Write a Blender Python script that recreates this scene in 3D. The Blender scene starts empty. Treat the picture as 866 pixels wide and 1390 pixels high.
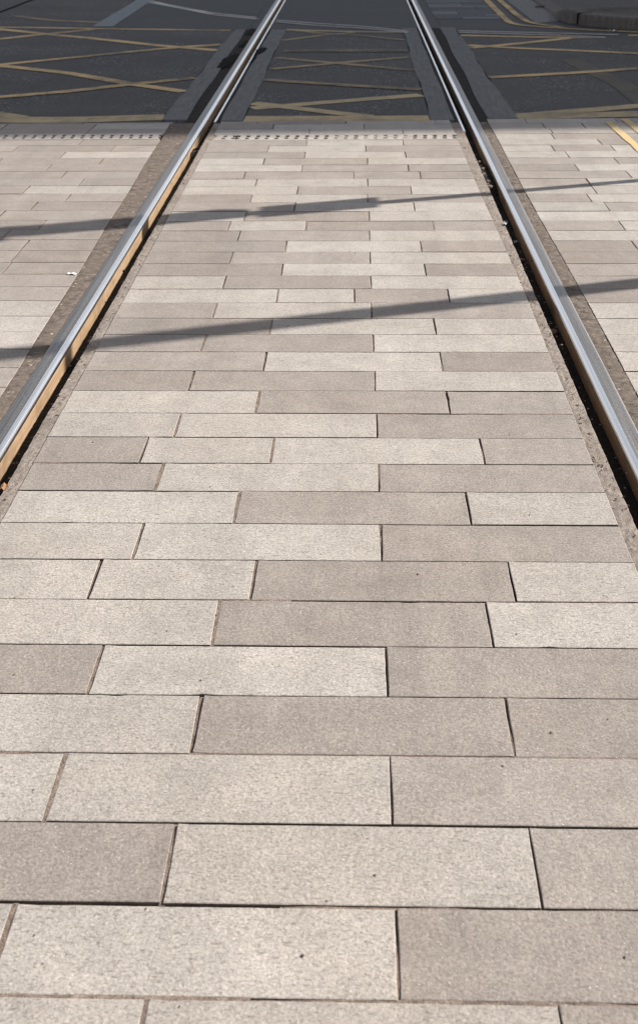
import bpy, bmesh, math, random
from mathutils import Vector, Matrix
R = random.Random(7)
scene = bpy.context.scene
COL = scene.collection

# ------------------------------------------------------------------ helpers
class MB:
    """collects vertices and faces and links them as ONE mesh object"""
    def __init__(s): s.v = []; s.f = []; s.m = []
    def add(s, vs, fs, m=0):
        b = len(s.v); s.v += [tuple(p) for p in vs]
        for f in fs: s.f.append([b+i for i in f]); s.m.append(m)
    def box(s, x0, x1, y0, y1, z0, z1, m=0, bev=0.0):
        if bev <= 0:
            vs = [(x0,y0,z0),(x1,y0,z0),(x1,y1,z0),(x0,y1,z0),(x0,y0,z1),(x1,y0,z1),(x1,y1,z1),(x0,y1,z1)]
            s.add(vs, [(0,3,2,1),(4,5,6,7),(0,1,5,4),(1,2,6,5),(2,3,7,6),(3,0,4,7)], m); return
        b = bev
        ring = lambda i, z: [(x0+i,y0+i,z),(x1-i,y0+i,z),(x1-i,y1-i,z),(x0+i,y1-i,z)]
        vs = ring(b,z0)+ring(0,z0+b)+ring(0,z1-b)+ring(b,z1)
        fs = [(0,3,2,1),(12,13,14,15)]
        for k in range(3):
            for i in range(4):
                j = (i+1) % 4; fs.append((4*k+i,4*k+j,4*k+4+j,4*k+4+i))
        s.add(vs, fs, m)
    def tube(s, p0, p1, r0, r1, n=20, m=0, cap=True):
        a = Vector(p0); b = Vector(p1); d = (b-a).normalized()
        u = d.orthogonal().normalized(); w = d.cross(u)
        vs = []
        for c, r in ((a,r0),(b,r1)):
            for i in range(n):
                t = 2*math.pi*i/n; vs.append(c+u*(r*math.cos(t))+w*(r*math.sin(t)))
        fs = [(i,(i+1)%n,n+(i+1)%n,n+i) for i in range(n)]
        if cap: fs += [tuple(range(n-1,-1,-1)), tuple(range(n,2*n))]
        s.add(vs, fs, m)
    def build(s, name, mats, parent=None, smooth=False):
        me = bpy.data.meshes.new(name); me.from_pydata(s.v, [], s.f); me.update()
        if not isinstance(mats, (list,tuple)): mats = [mats]
        for m in mats: me.materials.append(m)
        me.polygons.foreach_set('material_index', s.m)
        if smooth: me.polygons.foreach_set('use_smooth', [True]*len(me.polygons))
        o = bpy.data.objects.new(name, me); COL.objects.link(o)
        if parent:
            o.parent = parent
            o.matrix_parent_inverse = Matrix.Translation(-parent.location)
        return o
def tag(o, label=None, cat=None, group=None, kind=None):
    if label: o['label'] = label
    if cat: o['category'] = cat
    if group: o['group'] = group
    if kind: o['kind'] = kind
    return o
def empty(name, loc):
    o = bpy.data.objects.new(name, None); o.location = loc; COL.objects.link(o); o.empty_display_size = .2
    return o

# ------------------------------------------------------------------ materials
class NT:
    def __init__(s, name):
        s.mat = bpy.data.materials.new(name); s.mat.use_nodes = True
        s.t = s.mat.node_tree; s.t.nodes.clear()
        s.out = s.n('ShaderNodeOutputMaterial'); s.b = s.n('ShaderNodeBsdfPrincipled')
        s.l(s.b.outputs[0], s.out.inputs[0])
        s.tc = s.n('ShaderNodeTexCoord'); s.obj = s.tc.outputs['Object']
    def n(s, k, **kw):
        x = s.t.nodes.new(k)
        for a, v in kw.items(): setattr(x, a, v)
        return x
    def l(s, a, b): s.t.links.new(a, b)
    def put(s, sock, v):
        if isinstance(v, bpy.types.NodeSocket): s.l(v, sock)
        else: sock.default_value = v
    def mapping(s, vec, scale=(1,1,1), loc=(0,0,0), rot=(0,0,0)):
        m = s.n('ShaderNodeMapping'); s.put(m.inputs[0], vec); s.put(m.inputs[1], loc); m.inputs[2].default_value = rot; m.inputs[3].default_value = scale
        return m.outputs[0]
    def noise(s, vec, scale, detail=4, rough=.55, dist=0):
        x = s.n('ShaderNodeTexNoise'); s.put(x.inputs['Vector'], vec)
        x.inputs['Scale'].default_value = scale; x.inputs['Detail'].default_value = detail
        x.inputs['Roughness'].default_value = rough; x.inputs['Distortion'].default_value = dist
        return x.outputs[0]
    def voro(s, vec, scale, feature='F1'):
        x = s.n('ShaderNodeTexVoronoi', feature=feature); s.put(x.inputs['Vector'], vec); x.inputs['Scale'].default_value = scale
        return x
    def ramp(s, f, a, b, va=0., vb=1.):
        x = s.n('ShaderNodeMapRange'); s.put(x.inputs[0], f)
        for i, v in zip((1,2,3,4), (a,b,va,vb)): x.inputs[i].default_value = v
        return x.outputs[0]
    def math(s, op, a, b=0.5):
        x = s.n('ShaderNodeMath', operation=op); s.put(x.inputs[0], a); s.put(x.inputs[1], b); return x.outputs[0]
    def mix(s, f, a, b, mode='MIX'):
        x = s.n('ShaderNodeMix', data_type='RGBA', blend_type=mode)
        s.put(x.inputs[0], f)
        for sock, v in ((x.inputs[6], a), (x.inputs[7], b)):
            if isinstance(v, tuple) and len(v) == 3: v = v+(1,)
            s.put(sock, v)
        return x.outputs[2]
    def grey(s, v):
        x = s.n('ShaderNodeCombineColor'); [s.put(x.inputs[i], v) for i in range(3)]; return x.outputs[0]
    def bump(s, h, dist, strength=1.0, prev=None):
        x = s.n('ShaderNodeBump'); s.put(x.inputs['Height'], h); x.inputs['Distance'].default_value = dist; x.inputs['Strength'].default_value = strength
        if prev: s.l(prev, x.inputs['Normal'])
        return x.outputs[0]
    def fin(s, color, rough=.8, normal=None, metal=0., spec=.4):
        s.put(s.b.inputs['Base Color'], color if not isinstance(color, tuple) else (color+(1,) if len(color)==3 else color))
        s.put(s.b.inputs['Roughness'], rough); s.put(s.b.inputs['Metallic'], metal)
        s.b.inputs['Specular IOR Level'].default_value = spec
        if normal is not None: s.l(normal, s.b.inputs['Normal'])
        return s.mat

def island(k):
    g = k.n('ShaderNodeNewGeometry'); return g.outputs['Random Per Island']

def granite(name, c_a, c_b, fleck, fleck_amount, spark):
    """flamed granite: per-slab tint, dark flecks along the grain, fine crystal grain, bright mica"""
    k = NT(name); r = island(k)
    off = k.n('ShaderNodeCombineXYZ'); k.l(k.math('MULTIPLY', r, 37.), off.inputs[0]); k.l(k.math('MULTIPLY', r, 91.), off.inputs[1])
    add = k.n('ShaderNodeVectorMath', operation='ADD'); k.l(k.obj, add.inputs[0]); k.l(off.outputs[0], add.inputs[1])
    v = add.outputs[0]
    col = k.mix(k.ramp(r, 0, 1), c_a, c_b)
    big = k.noise(k.obj, 1.3, 3); col = k.mix(k.ramp(big, .35, .75, 0, .35), col, (c_b[0]*.93, c_b[1]*.83, c_b[2]*.72))
    # uneven weathering over each slab
    mid = k.noise(v, 11, 5, .6); col = k.mix(1.0, col, k.grey(k.ramp(mid, .25, .75, .86, 1.12)), 'MULTIPLY')
    # dark flecks drawn out along the slab
    fl = k.noise(k.mapping(v, (1, 2.6, 1), rot=(0,0,.25)), 62, 3, .6)
    col = k.mix(k.ramp(fl, .57, .72, 0, fleck_amount), col, fleck)
    fl2 = k.noise(k.mapping(v, (1, 1.8, 1), rot=(0,0,-.2)), 150, 2, .5)
    col = k.mix(k.ramp(fl2, .58, .72, 0, fleck_amount*.9), col, fleck)
    gr = k.noise(v, 225, 4, .75); col = k.mix(1.0, col, k.grey(k.ramp(gr, .3, .7, .76, 1.23)), 'MULTIPLY')
    vc = k.voro(v, 240); sc = k.n('ShaderNodeSeparateColor'); k.l(vc.outputs['Color'], sc.inputs[0]); col = k.mix(1.0, col, k.grey(k.ramp(sc.outputs[2], 0, 1, .86, 1.14)), 'MULTIPLY')
    # mica: few bright crystals
    vo = k.voro(v, 330); sep = k.n('ShaderNodeSeparateColor'); k.l(vo.outputs['Color'], sep.inputs[0])
    pick = k.math('MULTIPLY', k.math('GREATER_THAN', sep.outputs[0], 1-spark), k.math('LESS_THAN', vo.outputs['Distance'], .33))
    col = k.mix(k.math('MULTIPLY', pick, .8), col, (.72,.70,.68))
    # old stains with soft edges, chewing gum and drips
    st = k.noise(k.mapping(k.obj, (1.0,1.6,1)), 2.4, 6, .65); col = k.mix(k.ramp(st, .57, .75, 0, .3), col, (.20,.165,.135))
    tyre = k.noise(k.mapping(k.obj, (5.5,.35,1)), 1.1, 4, .6); col = k.mix(1.0, col, k.grey(k.ramp(tyre, .35, .7, 1.04, .88)), 'MULTIPLY')
    gum = k.voro(k.obj, 3.1); gs = k.n('ShaderNodeSeparateColor'); k.l(gum.outputs['Color'], gs.inputs[0])
    gm_ = k.math('MULTIPLY', k.math('GREATER_THAN', gs.outputs[0], .72), k.ramp(k.math('ADD', gum.outputs['Distance'], k.math('MULTIPLY', gr, .02)), .045, .036)); col = k.mix(k.math('MULTIPLY', gm_, .33), col, (.17,.15,.135))
    nb = k.bump(k.noise(v, 210, 4, .7), .0022, .8)
    nb = k.bump(k.noise(v, 28, 3, .6), .004, .45, nb)
    return k.fin(col, k.ramp(gr, .3, .7, .62, .85), nb, spec=.35)

M = {}
M['pale'] = granite('pale_granite', (.398,.367,.338), (.456,.424,.393), (.20,.17,.145), .74, .010)
M['grey'] = granite('grey_granite', (.290,.257,.233), (.346,.310,.284), (.165,.142,.125), .42, .014)
def gritty(name, c1, c2, c3, scale=60, bumpd=.006, rough=.9, spots=.0, spec=.25):
    k = NT(name)
    a = k.noise(k.obj, scale, 6, .65); b = k.noise(k.obj, scale*.13, 4, .6); g = k.noise(k.obj, 400, 2, .6)
    col = k.mix(k.ramp(a, .35, .68), c1, c2); col = k.mix(k.ramp(b, .45, .68, 0, .85), col, c3)
    col = k.mix(1.0, col, k.grey(k.ramp(g, .3, .7, .65, 1.3)), 'MULTIPLY')
    vo = k.voro(k.obj, 95); sep = k.n('ShaderNodeSeparateColor'); k.l(vo.outputs['Color'], sep.inputs[0])
    pick = k.math('MULTIPLY', k.math('GREATER_THAN', sep.outputs[0], 1-spots), k.math('LESS_THAN', vo.outputs['Distance'], .45))
    col = k.mix(pick, col, k.mix(sep.outputs[1], (.05,.04,.035), (.5,.42,.34)))
    nb = k.bump(a, bumpd, 1.0); nb = k.bump(g, .0025, .8, nb)
    return k.fin(col, rough, nb, spec=spec)
M['edge'] = gritty('slab_edge', (.16,.125,.10), (.26,.205,.165), (.11,.085,.07))
M['mortar'] = gritty('joint_mortar', (.14,.105,.085), (.36,.285,.235), (.22,.17,.14), 45)
M['haunch'] = gritty('rail_mortar', (.25,.212,.185), (.36,.312,.275), (.20,.168,.145), 48, .006, spots=.10)
M['sealant'] = gritty('dark_sealant', (.10,.081,.068), (.25,.206,.173), (.175,.142,.118), 30, .008, spots=.06)
M['tar'] = gritty('black_tar', (.008,.008,.009), (.02,.019,.019), (.012,.011,.011), 40, .004, .95, spec=.05)
M['bitumen'] = gritty('road_bitumen', (.020,.018,.017), (.055,.049,.044), (.032,.028,.026), 30, .006, .9, spec=.12)
M['silt'] = gritty('groove_silt', (.012,.010,.009), (.032,.026,.021), (.02,.016,.013), 70, .012, spots=.04)
M['strip'] = None

def asphalt(name, base, agg, speck, tint):
    k = NT(name)
    big = k.noise(k.mapping(k.obj, (.35,1.5,1)), 1.2, 5, .6)
    col = k.mix(k.ramp(big, .3, .7), base, tint)
    vo = k.voro(k.obj, 70); sep = k.n('ShaderNodeSeparateColor'); k.l(vo.outputs['Color'], sep.inputs[0])
    col = k.mix(k.math('MULTIPLY', k.ramp(sep.outputs[0], .45, 1, 0, .8), k.ramp(vo.outputs['Distance'], .55, .2)), col, agg)
    pick = k.math('MULTIPLY', k.math('GREATER_THAN', sep.outputs[1], 1-speck), k.math('LESS_THAN', vo.outputs['Distance'], .5))
    patch = k.ramp(k.noise(k.obj, 1.7, 3), .42, .62)
    col = k.mix(k.math('MULTIPLY', pick, patch), col, (.26,.26,.27))
    track = k.noise(k.mapping(k.obj, (2.2,.25,1)), 2.0, 4); col = k.mix(k.ramp(track, .5, .75, 0, .4), col, (base[0]*.55,base[1]*.55,base[2]*.55))
    nb = k.bump(vo.outputs['Distance'], .004, .7)
    return k.fin(col, .72, nb, spec=.4)
M['asphalt'] = asphalt('asphalt', (.023,.0215,.0225), (.15,.142,.135), .13, (.047,.043,.041))
M['smooth'] = asphalt('fresh_asphalt', (.029,.031,.035), (.06,.063,.068), .0, (.039,.040,.044))
def concrete(name, c1, c2):
    k = NT(name)
    a = k.noise(k.mapping(k.obj, (9,1.2,1)), 4, 6, .65); b = k.noise(k.obj, 55, 4, .6)
    sc = k.noise(k.mapping(k.obj, (2.,26,1)), 4, 3, .5)
    col = k.mix(k.ramp(a, .3, .7), c1, c2); col = k.mix(1.0, col, k.grey(k.ramp(b, .3, .7, .78, 1.2)), 'MULTIPLY')
    col = k.mix(k.ramp(sc, .55, .75, 0, .35), col, (.05,.05,.052))
    return k.fin(col, .8, k.bump(k.math('ADD', b, sc), .006, .8), spec=.4)
M['strip'] = concrete('broomed_concrete', (.105,.106,.108), (.185,.187,.19))
M['band'] = concrete('pale_concrete', (.19,.215,.235), (.25,.275,.295))
M['foot'] = concrete('footway_slab', (.072,.063,.055), (.11,.098,.087))
M['channel'] = concrete('channel_concrete', (.17,.168,.165), (.22,.217,.212))
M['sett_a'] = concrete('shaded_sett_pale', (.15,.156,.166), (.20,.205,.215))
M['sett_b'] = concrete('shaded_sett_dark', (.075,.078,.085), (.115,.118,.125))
M['kerbm'] = concrete('kerb_granite', (.095,.075,.064), (.17,.143,.125))
def paint(name, c, under, wear=(.42,.60), scale=9):
    k = NT(name)
    n = k.noise(k.obj, scale, 7, .7); n2 = k.noise(k.obj, 90, 3, .6); n3 = k.noise(k.mapping(k.obj,(1,1.4,1)), 1.1, 3, .5)
    f = k.ramp(k.math('ADD', k.math('MULTIPLY', n, .34), k.math('ADD', k.math('MULTIPLY', n2, .26), k.math('MULTIPLY', n3, .40))), wear[0], wear[1])
    col = k.mix(k.ramp(n2, .3, .7), (c[0]*.8,c[1]*.78,c[2]*.75), c); col = k.mix(f, col, under)
    return k.fin(col, .75, k.bump(n2, .002, .6), spec=.4)
M['yellow'] = paint('worn_yellow_paint', (.76,.52,.24), (.10,.085,.062), (.46,.60))
M['yellow_dirty'] = paint('dirty_yellow_paint', (.58,.45,.25), (.12,.102,.075), (.45,.63))
M['yellow_faint'] = paint('faded_yellow_paint', (.42,.30,.155), (.06,.053,.044), (.43,.60))
M['yellow_bright'] = paint('clean_yellow_paint', (.66,.49,.25), (.42,.36,.28), (.50,.66))
M['yellow_ghost'] = paint('ghost_yellow_paint', (.125,.10,.062), (.045,.041,.038), (.42,.60))
M['white'] = paint('worn_white_paint', (.60,.59,.58), (.12,.12,.12), (.50,.68))
def steel(name, c, rough, streak=.25, bumpd=.0):
    k = NT(name)
    s = k.noise(k.mapping(k.obj, (190,.8,190)), 1.0, 4, .6); b = k.noise(k.obj, 60, 3)
    col = k.mix(k.ramp(s, .3, .7), tuple(x*(1-streak) for x in c), c); s2 = k.noise(k.mapping(k.obj, (260,1.3,260)), 1., 2, .5); col = k.mix(1.0, col, k.grey(k.ramp(s2, .35, .65, 1-streak*.8, 1.06)), 'MULTIPLY'); col = k.mix(1.0, col, k.grey(k.ramp(k.noise(k.obj, 260, 2), .3, .7, 1-streak, 1+streak*.6)), 'MULTIPLY')
    return k.fin(col, k.ramp(s, .3, .7, rough*.8, rough*1.25), None, metal=1.0)
M['polished'] = steel('polished_rail_steel', (.90,.88,.86), .26, .08)
M['worn'] = steel('worn_rail_steel', (.40,.385,.375), .50, .30)
def rust(name, c1, c2, c3):
    k = NT(name)
    a = k.noise(k.mapping(k.obj, (1,.35,2)), 30, 6, .6); b = k.noise(k.mapping(k.obj, (1,.08,12)), 22, 4, .6)
    col = k.mix(k.ramp(a, .3, .7), c1, c2); col = k.mix(k.ramp(b, .48, .7, 0, .8), col, c3)
    gz = k.noise(k.mapping(k.obj,(1,1,1)), 5, 5, .7); col = k.mix(k.ramp(gz, .5, .72, 0, .65), col, tuple(x*.45 for x in c3)); sp = k.noise(k.obj, 160, 2); col = k.mix(k.ramp(sp, .66, .72), col, (.6,.5,.38))
    return k.fin(col, .75, k.bump(a, .001, .6), spec=.4)
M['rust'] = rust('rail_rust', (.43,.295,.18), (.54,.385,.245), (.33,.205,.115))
M['rust_dark_shade'] = rust('dark_rust_and_shade', (.16,.095,.05), (.26,.16,.085), (.09,.055,.035))  # dark rust of the outer sides; also paints the shade on the right flank
k = NT('cast_grating'); a = k.noise(k.obj, 25, 5); g = k.noise(k.obj, 200, 2)
M['grating'] = k.fin(k.mix(1.0, k.mix(k.ramp(a,.3,.7), (.30,.265,.235), (.50,.455,.41)), k.grey(k.ramp(g,.3,.7,.8,1.2)), 'MULTIPLY'), .6, k.bump(g,.001,.5), spec=.4)
M['dark'] = NT('void_shade').fin((.012,.011,.010), .9)  # near-black colour paints the darkness inside the drain trough
M['silt_pale'] = gritty('pale_silt', (.22,.185,.155), (.38,.33,.285), (.17,.14,.12), 60, .004)
M['galv'] = NT('grey_pole_paint').fin((.16,.165,.17), .45, metal=0.)
M['black_plastic'] = NT('black_plastic').fin((.02,.02,.021), .5)
M['lens_red'] = NT('red_lens').fin((.25,.02,.015), .2)
M['lens_green'] = NT('green_lens').fin((.02,.16,.09), .2)
M['sign'] = NT('sign_blue').fin((.02,.08,.32), .4)
M['paper'] = NT('white_paper').fin((.8,.79,.77), .7)
k = NT('foil'); M['foil'] = k.fin((.82,.84,.88), .28, k.bump(k.noise(k.obj, 120, 2), .004, 1), metal=.6)
k = NT('pebble_stone'); n = k.noise(k.obj, 90, 4); M['pebble'] = k.fin(k.mix(n, (.10,.075,.055), (.27,.205,.15)), .85, k.bump(n, .003, .8))
k = NT('leaf_brown'); n = k.noise(k.obj, 120, 3); M['leaf'] = k.fin(k.mix(n, (.22,.11,.05), (.38,.21,.11)), .8)
k = NT('sandstone'); br = k.n('ShaderNodeTexBrick'); k.l(k.mapping(k.obj, (1,1,1), rot=(math.pi/2,0,0)), br.inputs[0])
br.inputs['Scale'].default_value = 1.0; br.inputs['Brick Width'].default_value = .9; br.inputs['Row Height'].default_value = .35; br.inputs['Mortar Size'].default_value = .008
for i, c in ((1,(.30,.245,.18,1)),(2,(.38,.31,.235,1)),(3,(.2,.17,.14,1))): br.inputs[i].default_value = c
M['stone'] = k.fin(k.mix(.4, br.outputs[0], k.mix(k.noise(k.obj,2,5), (.22,.18,.14), (.42,.35,.27))), .9)
M['slate'] = NT('slate').fin((.07,.075,.085), .6)
M['glass'] = NT('window_glass').fin((.03,.035,.04), .08, spec=.6)
M['frame'] = NT('white_frame').fin((.6,.59,.56), .5)
M['door'] = NT('green_door').fin((.03,.07,.05), .4)
k = NT('earth'); M['earth'] = k.fin(k.mix(k.noise(k.obj, .6, 6), (.045,.044,.043), (.075,.072,.068)), .95)
CENTRE = {
    0: ([-0.343, 0.148], 'LLD'),
    1: ([-0.154, 0.336], 'DLD'),
    2: ([-0.341, 0.148], 'LLD'),
    3: ([-0.152, 0.336], 'LDD'),
    4: ([-0.339, 0.149], 'DLD'),
    5: ([-0.151, 0.334], 'LDL'),
    6: ([-0.396, -0.096, 0.39], 'LLDL'),
    7: ([-0.337, 0.148], 'LLD'),
    8: ([-0.153, 0.334], 'LDL'),
    9: ([-0.337, 0.148], 'DLD'),
    10: ([-0.393, -0.095, 0.389], 'DLLD'),
    11: ([-0.333, 0.149], 'LLD'),
    12: ([-0.15, 0.331], 'LDD'),
    13: ([-0.335, 0.148], 'DDL'),
    14: ([-0.151, 0.332], 'DLD'),
    15: ([-0.336, 0.148], 'DDL'),
    16: ([-0.152, 0.332], 'DLL'),
    17: ([-0.333, 0.147], 'DLD'),
    18: ([-0.149, 0.095, 0.392], 'LLDL'),
    19: ([-0.332, 0.149], 'LDL'),
    20: ([-0.15, 0.333], 'DLD'),
    21: ([-0.337, 0.149], 'DDL'),
    22: ([-0.152, 0.333], 'DLD'),
    23: ([-0.334, 0.15], 'DDL'),
    24: ([-0.384, -0.089, 0.395], 'DLDD'),
    25: ([-0.334, 0.152], 'LDL'),
    26: ([-0.146, 0.335], 'DLL'),
    27: ([-0.334, 0.149], 'DLD'),
    28: ([-0.148, 0.334], 'LDL'),
    29: ([-0.334, 0.152], 'LLL'),
    30: ([-0.397, 0.091, 0.387], 'DDDD'),
    31: ([-0.145, 0.34], 'LDD'),
    32: ([-0.33, 0.155], 'LDL'),
    33: ([-0.144, 0.339], 'DLD'),
    34: ([-0.329, 0.15], 'DLD'),
    35: ([-0.146, 0.338], 'DLD'),
    37: ([-0.141], 'LL'),
    38: ([-0.339, 0.146], 'DLL'),
}
LEFT = {
    20: ([-1.094], 'DD'),
    22: ([-1.103], 'DD'),
    24: ([-1.106], 'DD'),
    25: ([-1.307], 'DD'),
    26: ([-1.209], 'DD'),
    27: ([-1.101], 'DD'),
    28: ([-1.313], 'DL'),
    29: ([-1.104], 'DD'),
    30: ([-1.215], 'DD'),
    31: ([-1.316], 'DD'),
    32: ([-1.098], 'DD'),
    33: ([-1.314], 'DL'),
    34: ([-1.098], 'DD'),
    35: ([-1.291], 'DD'),
    38: ([-1.306], 'DL'),
}
RIGHT = {
    22: ([1.099], 'DD'),
    24: ([1.108], 'DL'),
    26: ([1.105], 'LD'),
    27: ([1.061], 'DL'),
    29: ([1.109], 'DL'),
    30: ([1.312], 'DL'),
    31: ([1.106], 'DL'),
    32: ([1.313], 'DD'),
    33: ([1.108], 'LL'),
    34: ([1.062, 1.353], 'LDL'),
    35: ([1.317], 'LD'),
    37: ([1.12], 'LL'),
    38: ([1.102, 1.313], 'LLL'),
}

# ------------------------------------------------------------------ layout, in metres: x across the track, y along it, z up
G = 0.7175            # half the gauge, to the gauge corner of each rail
HEAD = 0.053          # width of the rail head
ROWS = [0.9200, 1.0710, 1.2212, 1.3762, 1.5301, 1.6816, 1.8287, 1.9806, 2.1296, 2.2839, 2.4351, 2.5792, 2.7247, 2.8747, 3.0261, 3.1717, 3.3235, 3.4716, 3.621, 3.7742, 3.9228, 4.0689, 4.2157, 4.3672, 4.5182, 4.6677, 4.8147, 4.9701, 5.1218, 5.2682, 5.4235, 5.5730, 5.7270, 5.8740, 6.0260, 6.1820, 6.3403, 6.4908, 6.6544, 6.8000, 6.9480]
# ROWS[i] .. ROWS[i+1] is row number i-1 of the tables below; row 36 is the drain
def end_y(x): return 7.055+.035*x+(.0 if x > -.8 else .012*(-x-.8))      # where the paving meets the road

def jit(a): return R.uniform(-a, a)
def slab(mb, x0, x1, y0, y1, z, mat, ytop=None, xl=None, xr=None):
    """one stone: worn arris, slightly out of level, sawn sides"""
    ya, yb = (y1, y1) if ytop is None else ytop
    xl0, xl1 = xl if xl else (x0, x0); xr0, xr1 = xr if xr else (x1, x1)
    c = [(xl0,y0),(xr0,y0),(xr1,yb),(xl1,ya)]
    tx, ty = jit(.0022), jit(.004)
    cx, cy = (x0+x1)/2, (y0+y1)/2
    pts = []
    for i in range(4):
        p, q = c[i], c[(i+1)%4]
        L = math.hypot(q[0]-p[0], q[1]-p[1]); n = max(2, int(L/.022))
        nx, ny = -(q[1]-p[1])/L, (q[0]-p[0])/L          # inward normal
        for s in range(n):
            t = s/n; e = abs(R.gauss(0, .00035))
            if R.random() < .008: e += R.uniform(.001, .003)      # chipped arris
            pts.append((p[0]+(q[0]-p[0])*t+nx*e, p[1]+(q[1]-p[1])*t+ny*e, nx, ny))
    n = len(pts)
    zz = lambda x, y: z+tx*(x-cx)+ty*(y-cy)
    b = .0014
    top = []
    for x, y, nx, ny in pts:
        ix = x+(b if x < cx else -b)*min(1, abs(x-cx)/(abs(x1-x0)/2)*1.0)*1.0 if abs(ny) < .5 else x
        iy = y+ny*b if abs(ny) >= .5 else y
        top.append((ix, iy, zz(ix, iy)))
    mid = [(x, y, zz(x, y)-.0009) for x, y, _, _ in pts]
    low = [(x, y, z-.04) for x, y, _, _ in pts]
    fs = [tuple(range(n))]
    mb.add(top+mid+low, fs, mat)
    base = len(mb.v)-3*n
    for i in range(n):
        j = (i+1) % n
        mb.f.append([base+n+i, base+n+j, base+j, base+i]); mb.m.append(mat)
        mb.f.append([base+2*n+i, base+2*n+j, base+n+j, base+n+i]); mb.m.append(2)

def joint(mb, p, q, width, fill):
    """mortar bed under one joint: depth wanders between filled and washed out"""
    L = math.hypot(q[0]-p[0], q[1]-p[1]); n = max(2, int(L/.03))
    nx, ny = -(q[1]-p[1])/L*width/2, (q[0]-p[0])/L*width/2
    vs = []
    d = fill
    for i in range(n+1):
        t = i/n; d += jit(.0016); d += (fill-d)*.15
        zz = min(-.0004, max(-.014, d))
        x, y = p[0]+(q[0]-p[0])*t, p[1]+(q[1]-p[1])*t
        vs += [(x-nx, y-ny, zz), (x+nx, y+ny, zz-.0004)]
    mb.add(vs, [(2*i, 2*i+2, 2*i+3, 2*i+1) for i in range(n)], 0)

GAP = .0036; VG = .0052
OPEN_ROWS = {0:.45, 1:.9, 2:.05, 3:.95, 4:.9, 5:.1, 6:.9, 7:.6, 8:.75, 9:.05, 10:.6, 11:.25, 12:.45, 13:.7, 14:.7}   # how washed out the joint at the far side of a row is
def pavement(name, label, xmin, xmax, table, xs_default, edge_l=None, edge_r=None, yoff=0.0, p_pale=.25, first=-9, default_cols=None):
    mb = MB(); jm = MB()
    el = edge_l or (lambda y: xmin); er = edge_r or (lambda y: xmax)
    rows = {}
    for i in range(len(ROWS)-1): rows[i-1] = (ROWS[i], ROWS[i+1])
    rows[39] = (ROWS[-1], None)
    y = ROWS[0]
    for r in range(-2, first-1, -1): rows[r] = (y-.1505, y); y -= .1505
    for r, (y0, y1) in sorted(rows.items()):
        y0 += yoff
        ytop = None
        if y1 is None: y1 = end_y((xmin+xmax)/2)
        else: y1 += yoff
        if r == 36 and xmin < 0: continue
        js, cols = table.get(r, (None, None))
        if js is None:
            js = [xs_default[r % len(xs_default)]]; cols = None
            if r == 39: js = [js[0]+.2]
        js = list(js); cl = list(cols) if cols else None
        if cl is None:
            cl = ['L' if R.random() < p_pale else 'D' for _ in range(len(js)+1)]
            if default_cols and r in default_cols: cl = [default_cols[r]]*(len(js)+1)
        while js[0]-.485 > xmin+.03: js.insert(0, js[0]-.485+jit(.004)); cl.insert(0, 'L' if R.random() < p_pale else 'D')
        while js[-1]+.485 < xmax-.03: js.append(js[-1]+.485+jit(.004)); cl.append('L' if R.random() < p_pale else 'D')
        b = [None]+js+[None]
        oo = OPEN_ROWS.get(r-1, .6); g = GAP*R.uniform(.8, 1.2)*(.6 if oo < .2 else 1)
        for k in range(len(b)-1):
            vg = lambda x: (VG if x < .05 else .0036)/2
            lo = b[k]+vg(b[k]) if b[k] is not None else None; hi = b[k+1]-vg(b[k+1]) if b[k+1] is not None else None
            ylo, yhi = y0+g/2+jit(.0008), y1-g/2+jit(.0008)
            xa = (el(ylo), el(yhi)) if lo is None else (lo, lo+jit(.0015)); xb = (er(ylo), er(yhi)) if hi is None else (hi, hi+jit(.0015))
            yt = None
            if r == 39: yt = (end_y(xa[0]), end_y(xb[0])); 
            m = 0 if cl[k] == 'L' else 1
            slab(mb, xa[0], xb[0], ylo, yhi, jit(.0007), m, yt, xa, xb)
            if b[k+1] is not None:
                joint(jm, (b[k+1], y0), (b[k+1], y1), VG*1.5, R.choice([-.0006,-.0012,-.0025,-.004] if b[k+1] < 0 else [-.0025,-.0045,-.007]))
        o = OPEN_ROWS.get(r, R.choice([.1,.4,.5,.7,.8,.9]))
        # the bed under the joint on the far side of this row, in runs of their own depth
        x = el(y1); xe = er(y1)
        while x < xe-.01:
            xn = min(xe, x+R.uniform(.25, .7))
            joint(jm, (x, y1), (xn, y1), GAP*2.0, -.0006-.011*max(0, min(1, o+jit(.3))))
            x = xn
    ob = mb.build(name, [M['pale'], M['grey'], M['edge']])
    tag(ob, label, kind='structure')
    j = jm.build('mortar_joint', M['mortar'], ob)
    return ob

left_edge = lambda y: -.825-.0243*max(-.4, min(3.4, y-3.6))+.0022*math.sin(y*5)
right_edge = lambda y: .8155+.003*math.sin(y*2.1)
in_l = lambda y: -.634-.001*math.sin(y*3)
in_r = lambda y: .634-.0075*max(0, y-4)+.002*math.sin(y*2)
pave_c = pavement('pavement', 'pale and grey granite setts laid in rows between the two tram rails', -.634, .634, CENTRE, [(-.336), (-.151)], in_l, in_r, p_pale=.5)
LC = {19:'D',18:'D',17:'L',16:'L',15:'L',14:'D',13:'D',21:'D',23:'D'}
RC = {13:'L',14:'L',15:'L',16:'L',17:'L',18:'D',19:'D',20:'D',21:'D',23:'L',25:'L',28:'L'}
pave_l = pavement('pavement', 'mostly grey granite setts on the outer side of the left tram rail', -4.6, -.84, LEFT, [-1.10, -1.31, -1.21], None, left_edge, .022, .10, default_cols=LC)
pave_r = pavement('pavement', 'pale granite setts on the outer side of the right tram rail', .815, 5.0, RIGHT, [1.107, 1.312], right_edge, None, .002, .55, default_cols=RC)

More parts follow.
